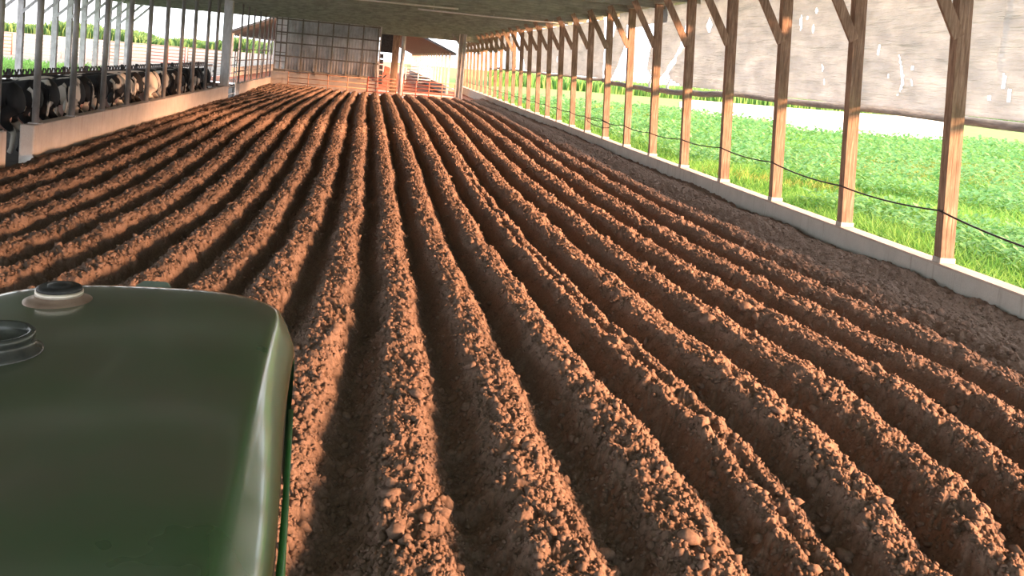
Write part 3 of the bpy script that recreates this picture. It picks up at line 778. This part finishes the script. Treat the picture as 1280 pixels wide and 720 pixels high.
o = MB().box(.3, 5.9, 62.6, 64.2, -.05, .14).build('path.001', M['strip']); tag(o, 'pale concrete apron just outside the end opening', 'path', kind='structure')
o = fence('white_gate', (2.95, 88, 0), (5.45, 88, 0), -.03, (.35, .65, .95, 1.25, 1.55, 1.85), 3, M['white_pipe'], 'white six-rail pipe gate in the yard past the end opening', 'gate', .04, .05)
o = empty('farm_machine', (.75, 84, -.03)); tag(o, 'dark upright machine with a red bucket beyond the end opening', 'machine')
mb = MB()
for k in range(5): mb.box(-.5 + .03 * (k % 2), -.1, -.3, .3, .35 + k * .52, .35 + k * .52 + .42)
mb.build('machine_mast', M['smoke'], o, bevel=.03)
MB().box(-.55, -.05, -.35, .35, 0, .35).build('machine_base', M['dark_metal'], o, bevel=.03)
MB().add([(.0, -.4, .9), (.6, -.4, 1.0), (.0, .4, .9), (.6, .4, 1.0), (.05, -.4, 1.75), (.6, -.4, 1.6), (.05, .4, 1.75), (.6, .4, 1.6)],
         [(0, 2, 3, 1), (4, 5, 7, 6), (0, 1, 5, 4), (2, 6, 7, 3), (0, 4, 6, 2), (1, 3, 7, 5)]).build('bucket', M['red_pipe'], o, bevel=.04)
MB().bar((-.1, 0, .5), (.3, 0, .95), .12, .12).build('bucket_arm', M['dark_metal'], o)
# the next barn down the yard
bn = empty('barn', (0, 70, 0)); tag(bn, 'next open-sided barn with a weathered gable roof beyond this one', 'barn')
bx0, bx1, ez, bl = -11.6, 6.2, 3.2, 80
rm = (bx0 + bx1) / 2; rz = ez + (bx1 - rm) * .42
m = MB(); m.add([(bx0, 0, ez), (bx0, bl, ez), (rm, bl, rz), (rm, 0, rz), (bx1, bl, ez), (bx1, 0, ez)], [(0, 1, 2, 3), (3, 2, 4, 5)])
rf = m.build('roof', M['far_roof'], bn); sm = rf.modifiers.new('thickness', 'SOLIDIFY'); sm.thickness = .16
pp = None
for k in range(20):
    for x in (bx0 + .5, bx1 - .4):
        if pp is None:
            pp = MB().box(-.09, .09, -.09, .09, -.1, ez + .15).build('post', M['white_wood'], bn); pc = pp
        else:
            pc = pp.copy(); COL.objects.link(pc); pc.parent = bn
        pc.location = (x, 1 + k * 4, 0)
m = MB().box(bx1 - .6, bx1 - .4, 1, bl, -.1, .7).build('side_wall', M['concrete'], bn)
m = MB().box(bx0 + .4, bx0 + .6, 1, bl, -.1, .7).build('side_wall', M['concrete'], bn)

# ------------------------------------------------------------------ corral outside on the cow side
PAN = [((-36.5, 77, 0), (-33.2, 77.6, 0), 'red_pipe', 'red corral panel leftmost of the row beyond the lawn'),
       ((-33.0, 77.7, 0), (-29.8, 78.6, 0), 'red_pipe', 'second red corral panel beyond the lawn, behind the whitish posts'),
       ((-29.5, 79, 0), (-26.4, 80, 0), 'steel_pale', 'grey corral panel third in the row beyond the lawn'),
       ((-26.2, 80.2, 0), (-23.2, 81.4, 0), 'white_pipe', 'white corral panel in the middle of the row past the lawn'),
       ((-23, 81.6, 0), (-20.2, 83, 0), 'rust_pipe', 'rusty corral panel following the white one'),
       ((-20, 83.2, 0), (-17.4, 85, 0), 'red_pipe', 'red corral panel seen above the backs of the middle cows'),
       ((-17.2, 85.2, 0), (-14.4, 87, 0), 'rust_pipe', 'last rusty corral panel near the thick pale column')]
for a, b, mt, lb in PAN:
    fence('corral_panel', a, b, -.03, (.25, .55, .85, 1.15, 1.45, 1.75), 3, M[mt], lb, 'fence panel', .035, .05)

# ------------------------------------------------------------------ plants
def blades(n, x, y, z, h, wd, bend, tint, tri=False):
    ang = rng.uniform(0, 2 * np.pi, n); dxn, dyn = np.cos(ang), np.sin(ang)
    la = rng.uniform(0, 2 * np.pi, n); lx, ly = np.cos(la) * bend * h, np.sin(la) * bend * h
    V = np.empty((n, 5, 3))
    for k, (t, ww) in enumerate(((0, 1.), (.55, .85))):
        for s, sg in ((0, -1), (1, 1)):
            V[:, k * 2 + s, 0] = x + dxn * wd * ww * sg / 2 + lx * t * t; V[:, k * 2 + s, 1] = y + dyn * wd * ww * sg / 2 + ly * t * t; V[:, k * 2 + s, 2] = z + h * t
    V[:, 4, 0] = x + lx; V[:, 4, 1] = y + ly; V[:, 4, 2] = z + h * (1 - .35 * bend)
    b = (np.arange(n) * 5)[:, None]
    Fq = np.concatenate([b + np.array([[0, 1, 3]]), b + np.array([[0, 3, 2]]), b + np.array([[2, 3, 4]])], 0)
    C = np.repeat(tint, 5, 0)
    return V.reshape(-1, 3), Fq, C
def leaves(n, x, y, z, s, tint):
    """broad weed leaves, tilted quads folded along the midrib"""
    a = rng.uniform(0, 2 * np.pi, n); up = rng.uniform(-.25, .75, n); ca, sa = np.cos(a), np.sin(a)
    V = np.empty((n, 4, 3))
    for k, (l, w_) in enumerate(((0, 0), (.55, -.33), (1., 0), (.55, .33))):
        V[:, k, 0] = x + (ca * l - sa * w_) * s; V[:, k, 1] = y + (sa * l + ca * w_) * s; V[:, k, 2] = z + up * l * s + abs(w_) * .3 * s
    b = (np.arange(n) * 4)[:, None]
    Fq = np.concatenate([b + np.array([[0, 1, 2]]), b + np.array([[0, 2, 3]])], 0)
    return V.reshape(-1, 3), Fq, np.repeat(tint, 4, 0)
def join(parts):
    Vs, Fs, Cs, n = [], [], [], 0
    for V, Fq, C in parts:
        Vs.append(V); Fs.append(Fq + n); Cs.append(C); n += len(V)
    return np.concatenate(Vs), np.concatenate(Fs), np.concatenate(Cs)
def tints(n, a, b, y=None, jitter=.25):
    t = rng.uniform(0, 1, (n, 1)); c = np.array(a) * (1 - t) + np.array(b) * t
    return np.clip(c * rng.uniform(1 - jitter, 1 + jitter, (n, 1)), 0, 1)
def field_pts(n, r0, r1):
    """points in the field, denser near the barn"""
    out_x, out_y = [], []
    while sum(map(len, out_x)) < n:
        dd = np.exp(rng.uniform(np.log(r0), np.log(r1), n)); th = rng.uniform(math.radians(3), math.radians(50), n)
        x = dd * np.sin(th); y = dd * np.cos(th); k = (x > XR + .75)
        out_x.append(x[k]); out_y.append(y[k])
    return np.concatenate(out_x)[:n], np.concatenate(out_y)[:n]
n = 120000; x, y = field_pts(n, 9, 70); dd = np.hypot(x, y)
patch = vnoise(x * .35, y * .35, 91) + .5 * vnoise(x * 1.1, y * 1.1, 92)
strip_in = inside([(27.0, 75), (29.5, 66), (29, 58), (27.4, 53.4), (34, 54), (39, 54.7), (113, 159.7), (40, 112)], x, y)
k = ~strip_in; x, y, dd, patch = x[k], y[k], dd[k], patch[k]; n = len(x)
h = (.30 + .28 * (patch + .5)) * rng.uniform(.6, 1.25, n)
T = tints(n, (.12, .33, .055), (.22, .44, .11)); ye = (vnoise(x * .12 + 3, y * .1, 95) > .22) & (dd > 24); T[ye] = T[ye] * np.array([1.7, .95, 1.1])
near_wall = x < 12
g1 = blades(n, x, y, np.zeros(n), h, .012 + .0011 * dd, rng.uniform(.2, .8, n), T)
n = 70000; x, y = field_pts(n, 11, 75); dd = np.hypot(x, y)
pt = vnoise(x * .3 + 9, y * .3, 96); strip_in = inside([(27.0, 75), (29.5, 66), (29, 58), (27.4, 53.4), (34, 54), (39, 54.7), (113, 159.7), (40, 112)], x, y)
k = (pt > -.2) & ~strip_in & (x > 9.6); x, y, dd = x[k], y[k], dd[k]; n = len(x)
g2 = leaves(n, x, y, rng.uniform(.12, .55, n), (.06 + .0035 * dd) * rng.uniform(.7, 1.4, n), tints(n, (.12, .33, .095), (.23, .46, .18)))
V, Fq, C = join([g1, g2])
o = np_mesh('grass', V, Fq, M['leafy'], color=C); tag(o, 'lush green weeds and grass growing outside the wooden posts', 'grass', kind='stuff')
# corn far out
def strip_line(pts, n, depth):
    pts = np.array(pts); seg = np.diff(pts, axis=0); L = np.hypot(seg[:, 0], seg[:, 1]); cum = np.concatenate([[0], np.cumsum(L)])
    s = rng.uniform(0, cum[-1], n); i = np.clip(np.searchsorted(cum, s) - 1, 0, len(seg) - 1); f = (s - cum[i]) / L[i]
    p = pts[i] + seg[i] * f[:, None]; dirn = p / np.hypot(p[:, 0], p[:, 1])[:, None]
    return p + dirn * rng.uniform(0, depth, n)[:, None]
n = 42000; p = strip_line([(14.5, 112), (20, 125), (47, 135), (71, 142), (113, 162), (104, 128), (100, 108), (122, 84)], n, 26)
h = rng.uniform(1.5, 2.5, n)
V1 = blades(n, p[:, 0], p[:, 1], np.zeros(n), h, np.full(n, .3), rng.uniform(.1, .45, n), tints(n, (.12, .30, .08), (.25, .44, .14)))
V, Fq, C = V1
o = np_mesh('corn_foliage', V, Fq, M['leafy'], color=C); tag(o, 'band of tall corn along the far edge of the field', 'corn', kind='stuff')
n = 30000; p = strip_line([(-150, 255), (-110, 262), (-70, 268), (-40, 270), (-24, 272)], n, 30)
h = rng.uniform(1.0, 3.6, n) * (1 + .35 * np.sin(p[:, 0] * .13) + .2 * np.sin(p[:, 0] * .41))
V, Fq, C = blades(n, p[:, 0], p[:, 1], np.zeros(n), h, np.full(n, .9), rng.uniform(.1, .5, n), tints(n, (.09, .20, .07), (.18, .33, .12)))
o = np_mesh('treeline', V, Fq, M['leafy'], color=C); tag(o, 'distant green tree belt beyond the cattle lot', 'trees', kind='stuff')
n = 16000; x = rng.uniform(-52, -17.8, n); y = rng.uniform(45, 71, n)
k = y < 62 + np.clip((-17.6 - x), 0, 40) * .25; x, y = x[k], y[k]; n = len(x)
V, Fq, C = blades(n, x, y, np.zeros(n), rng.uniform(.15, .5, n) * (1.2 + vnoise(x * .3, y * .3, 99) * 1.6), np.full(n, .09), rng.uniform(.2, .7, n), tints(n, (.22, .46, .10), (.4, .62, .2)))
o = np_mesh('lawn_grass', V, Fq, M['leafy'], color=C); tag(o, 'tufts of bright grass on the lawn outside the whitish posts', 'grass', kind='stuff')

# ------------------------------------------------------------------ tractor
TX, NOSE = -.622, 2.78
tr = empty('tractor', (TX, 2.2, 0)); tag(tr, 'green tractor seen from its seat, only the dusty hood in view', 'tractor')
def rel(p): return (p[0] - TX, p[1] - 2.2, p[2])
half = [(0, 1.914), (.12, 1.913), (.22, 1.910), (.31, 1.904), (.36, 1.898), (.388, 1.893), (.399, 1.887), (.409, 1.876), (.432, 1.845), (.450, 1.820), (.458, 1.800), (.458, 1.780), (.452, 1.765), (.44, 1.76)]
sec = [(-x, z) for x, z in half[:0:-1]] + half
st = list(np.linspace(.15, 2.45, 18)) + [2.55, 2.63, 2.69, 2.73, 2.755, 2.77, 2.778, 2.78]
def hood_pt(u, z, yv):
    t = (NOSE - yv)
    wid = u * (1 + .075 * (2.65 - yv)) + math.copysign(.022, u) * float(smooth(.38, .45, np.array(abs(u)))) * float(smooth(2.55, 1.4, np.array(yv)))
    zz = z
    if t < .16:                                     # round the top over the nose
        f = 1 - t / .16; zz = z - .055 * (1 - math.sqrt(max(0, 1 - f * f)))
    y = yv - .20 * min(1, abs(u) / .46) ** 4.5 * (1 if yv > 2.2 else max(0, (yv - 1.2)))   # round corners in plan
    return (wid, y - 2.2, zz)
P = [[hood_pt(u, z, yv) for u, z in sec] for yv in st]
nose_drop = [(wx, yy_ + .01, zz - .06) for wx, yy_, zz in P[-1]]
P.append(nose_drop)
P.append([(wx, yy_ + .002, zz - .3) for wx, yy_, zz in nose_drop])
hm = MB(); hm.grid(P); ho = hm.build('hood', M['green'], tr, smooth=True); ho['label'] = 'glossy dark green hood'
ss = ho.modifiers.new('sub', 'SUBSURF'); ss.levels = 2; ss.render_levels = 2
# strip along the front lip
lip = []
for u in np.linspace(-.43, .43, 41):
    z = np.interp(abs(u), [h_[0] for h_ in half], [h_[1] for h_ in half])
    lip.append(hood_pt(u, z, 2.778))
rows = [[(x * 1.0, y + .004, z - .012) for x, y, z in lip], [(x, y + .022, z + .004) for x, y, z in lip], [(x, y + .034, z - .008) for x, y, z in lip], [(x, y + .034, z - .06) for x, y, z in lip]]
MB().grid(rows).build('nose_strip', M['green_trim'], tr, smooth=True)
b = MB(); b.add([(-.07, .565, 1.84), (.075, .565, 1.84), (-.07, .62, 1.84), (.075, .62, 1.84), (-.055, .575, 1.885), (.06, .575, 1.884), (-.03, .610, 1.897), (.035, .610, 1.896)],
                [(0, 2, 3, 1), (4, 5, 7, 6), (0, 1, 5, 4), (2, 6, 7, 3), (0, 4, 6, 2), (1, 3, 7, 5)])
b.build('hood_latch', M['latch_grey'], tr, bevel=.006)
e = MB().lathe([(.088, -.008), (.088, .002), (.074, .008), (.062, .013), (.060, .018)], rel((-.800, 2.505, 1.909)), 40).build('filler_flange', M['tan_metal'], tr, smooth=True)
MB().lathe([(.056, .014), (.060, .019), (.060, .029), (.056, .032)], rel((-.800, 2.505, 1.909)), 40).build('filler_rim', M['rim_metal'], tr, smooth=True)
MB().lathe([(.057, .030), (.057, .038), (.048, .043), (.03, .040), (.0305, .046), (.012, .048), (.001, .048)], rel((-.800, 2.505, 1.909)), 36).build('filler_cap', M['dark_metal'], tr, smooth=True)
MB().lathe([(.104, -.008), (.104, .003), (.098, .006), (.088, .016), (.082, .026), (.086, .030), (.086, .042), (.081, .046), (.072, .044), (.07, .03), (.065, .014), (.001, .012)], rel((-.800, 2.08, 1.914)), 44).build('stack_collar', M['smoke'], tr, smooth=True)
# side panels below the hood shell
for s in (1, -1):
    m = MB(); P = []
    for yv in np.linspace(.3, 2.22, 10):
        xo = s * (.458 * (1 + .075 * (2.65 - yv)) + .022 * float(smooth(2.55, 1.4, np.array(yv))) + .006 + .008 * (2.22 - yv)); P.append([(xo, yv - 2.2, 1.74), (xo + s * .006, yv - 2.2, 1.5), (xo + s * .004, yv - 2.2, 1.1)])
    o = m.grid(P).build('side_panel', M['green_bright'], tr, smooth=True); sm = o.modifiers.new('thickness', 'SOLIDIFY'); sm.thickness = .012
for s in (1, -1):
    P = [[(s * (.447 * (1 + .075 * (2.65 - yv)) + .014 * float(smooth(2.55, 1.4, np.array(yv)))), yv - 2.2 - .14, z) for z in (1.775, 1.5, 1.05)] for yv in np.linspace(.3, 2.6, 10)]
    o = MB().grid(P).build('gap_shade_sheet', M['black'], tr, smooth=True); sm = o.modifiers.new('thickness', 'SOLIDIFY'); sm.thickness = .006  # black sheet added so the gap under the hood edge reads as shade
MB().box(-.36, .36, -1.9, .42, .95, 1.8).build('engine_block', M['dark_metal'], tr, bevel=.02)
m = MB().box(-.38, .38, .43, .5, 1.0, 1.72)
for k in range(9): m.box(-.36, .36, .5, .515, 1.05 + k * .07, 1.08 + k * .07)
m.build('front_grille', M['black'], tr)
MB().bar((-.3, .1, .52), (.3, .1, .52), .14, .12).box(-.12, .12, -1.8, .3, .5, .95).build('front_axle', M['green_bright'], tr)
for s in (1, -1):
    w_ = MB().lathe([(.22, -.1), (.40, -.11), (.48, -.085), (.5, 0), (.48, .085), (.40, .11), (.22, .1)], (0, 0, 0), 40).build('front_wheel', M['black'], tr, smooth=True)
    w_.rotation_euler = (0, math.pi / 2, 0); w_.location = (s * .2, .1, .50)
    hb = MB().lathe([(.05, -.07), (.23, -.06), (.23, .06), (.05, .07)], (0, 0, 0), 24).build('wheel_hub', M['rim_metal'], w_, smooth=True)
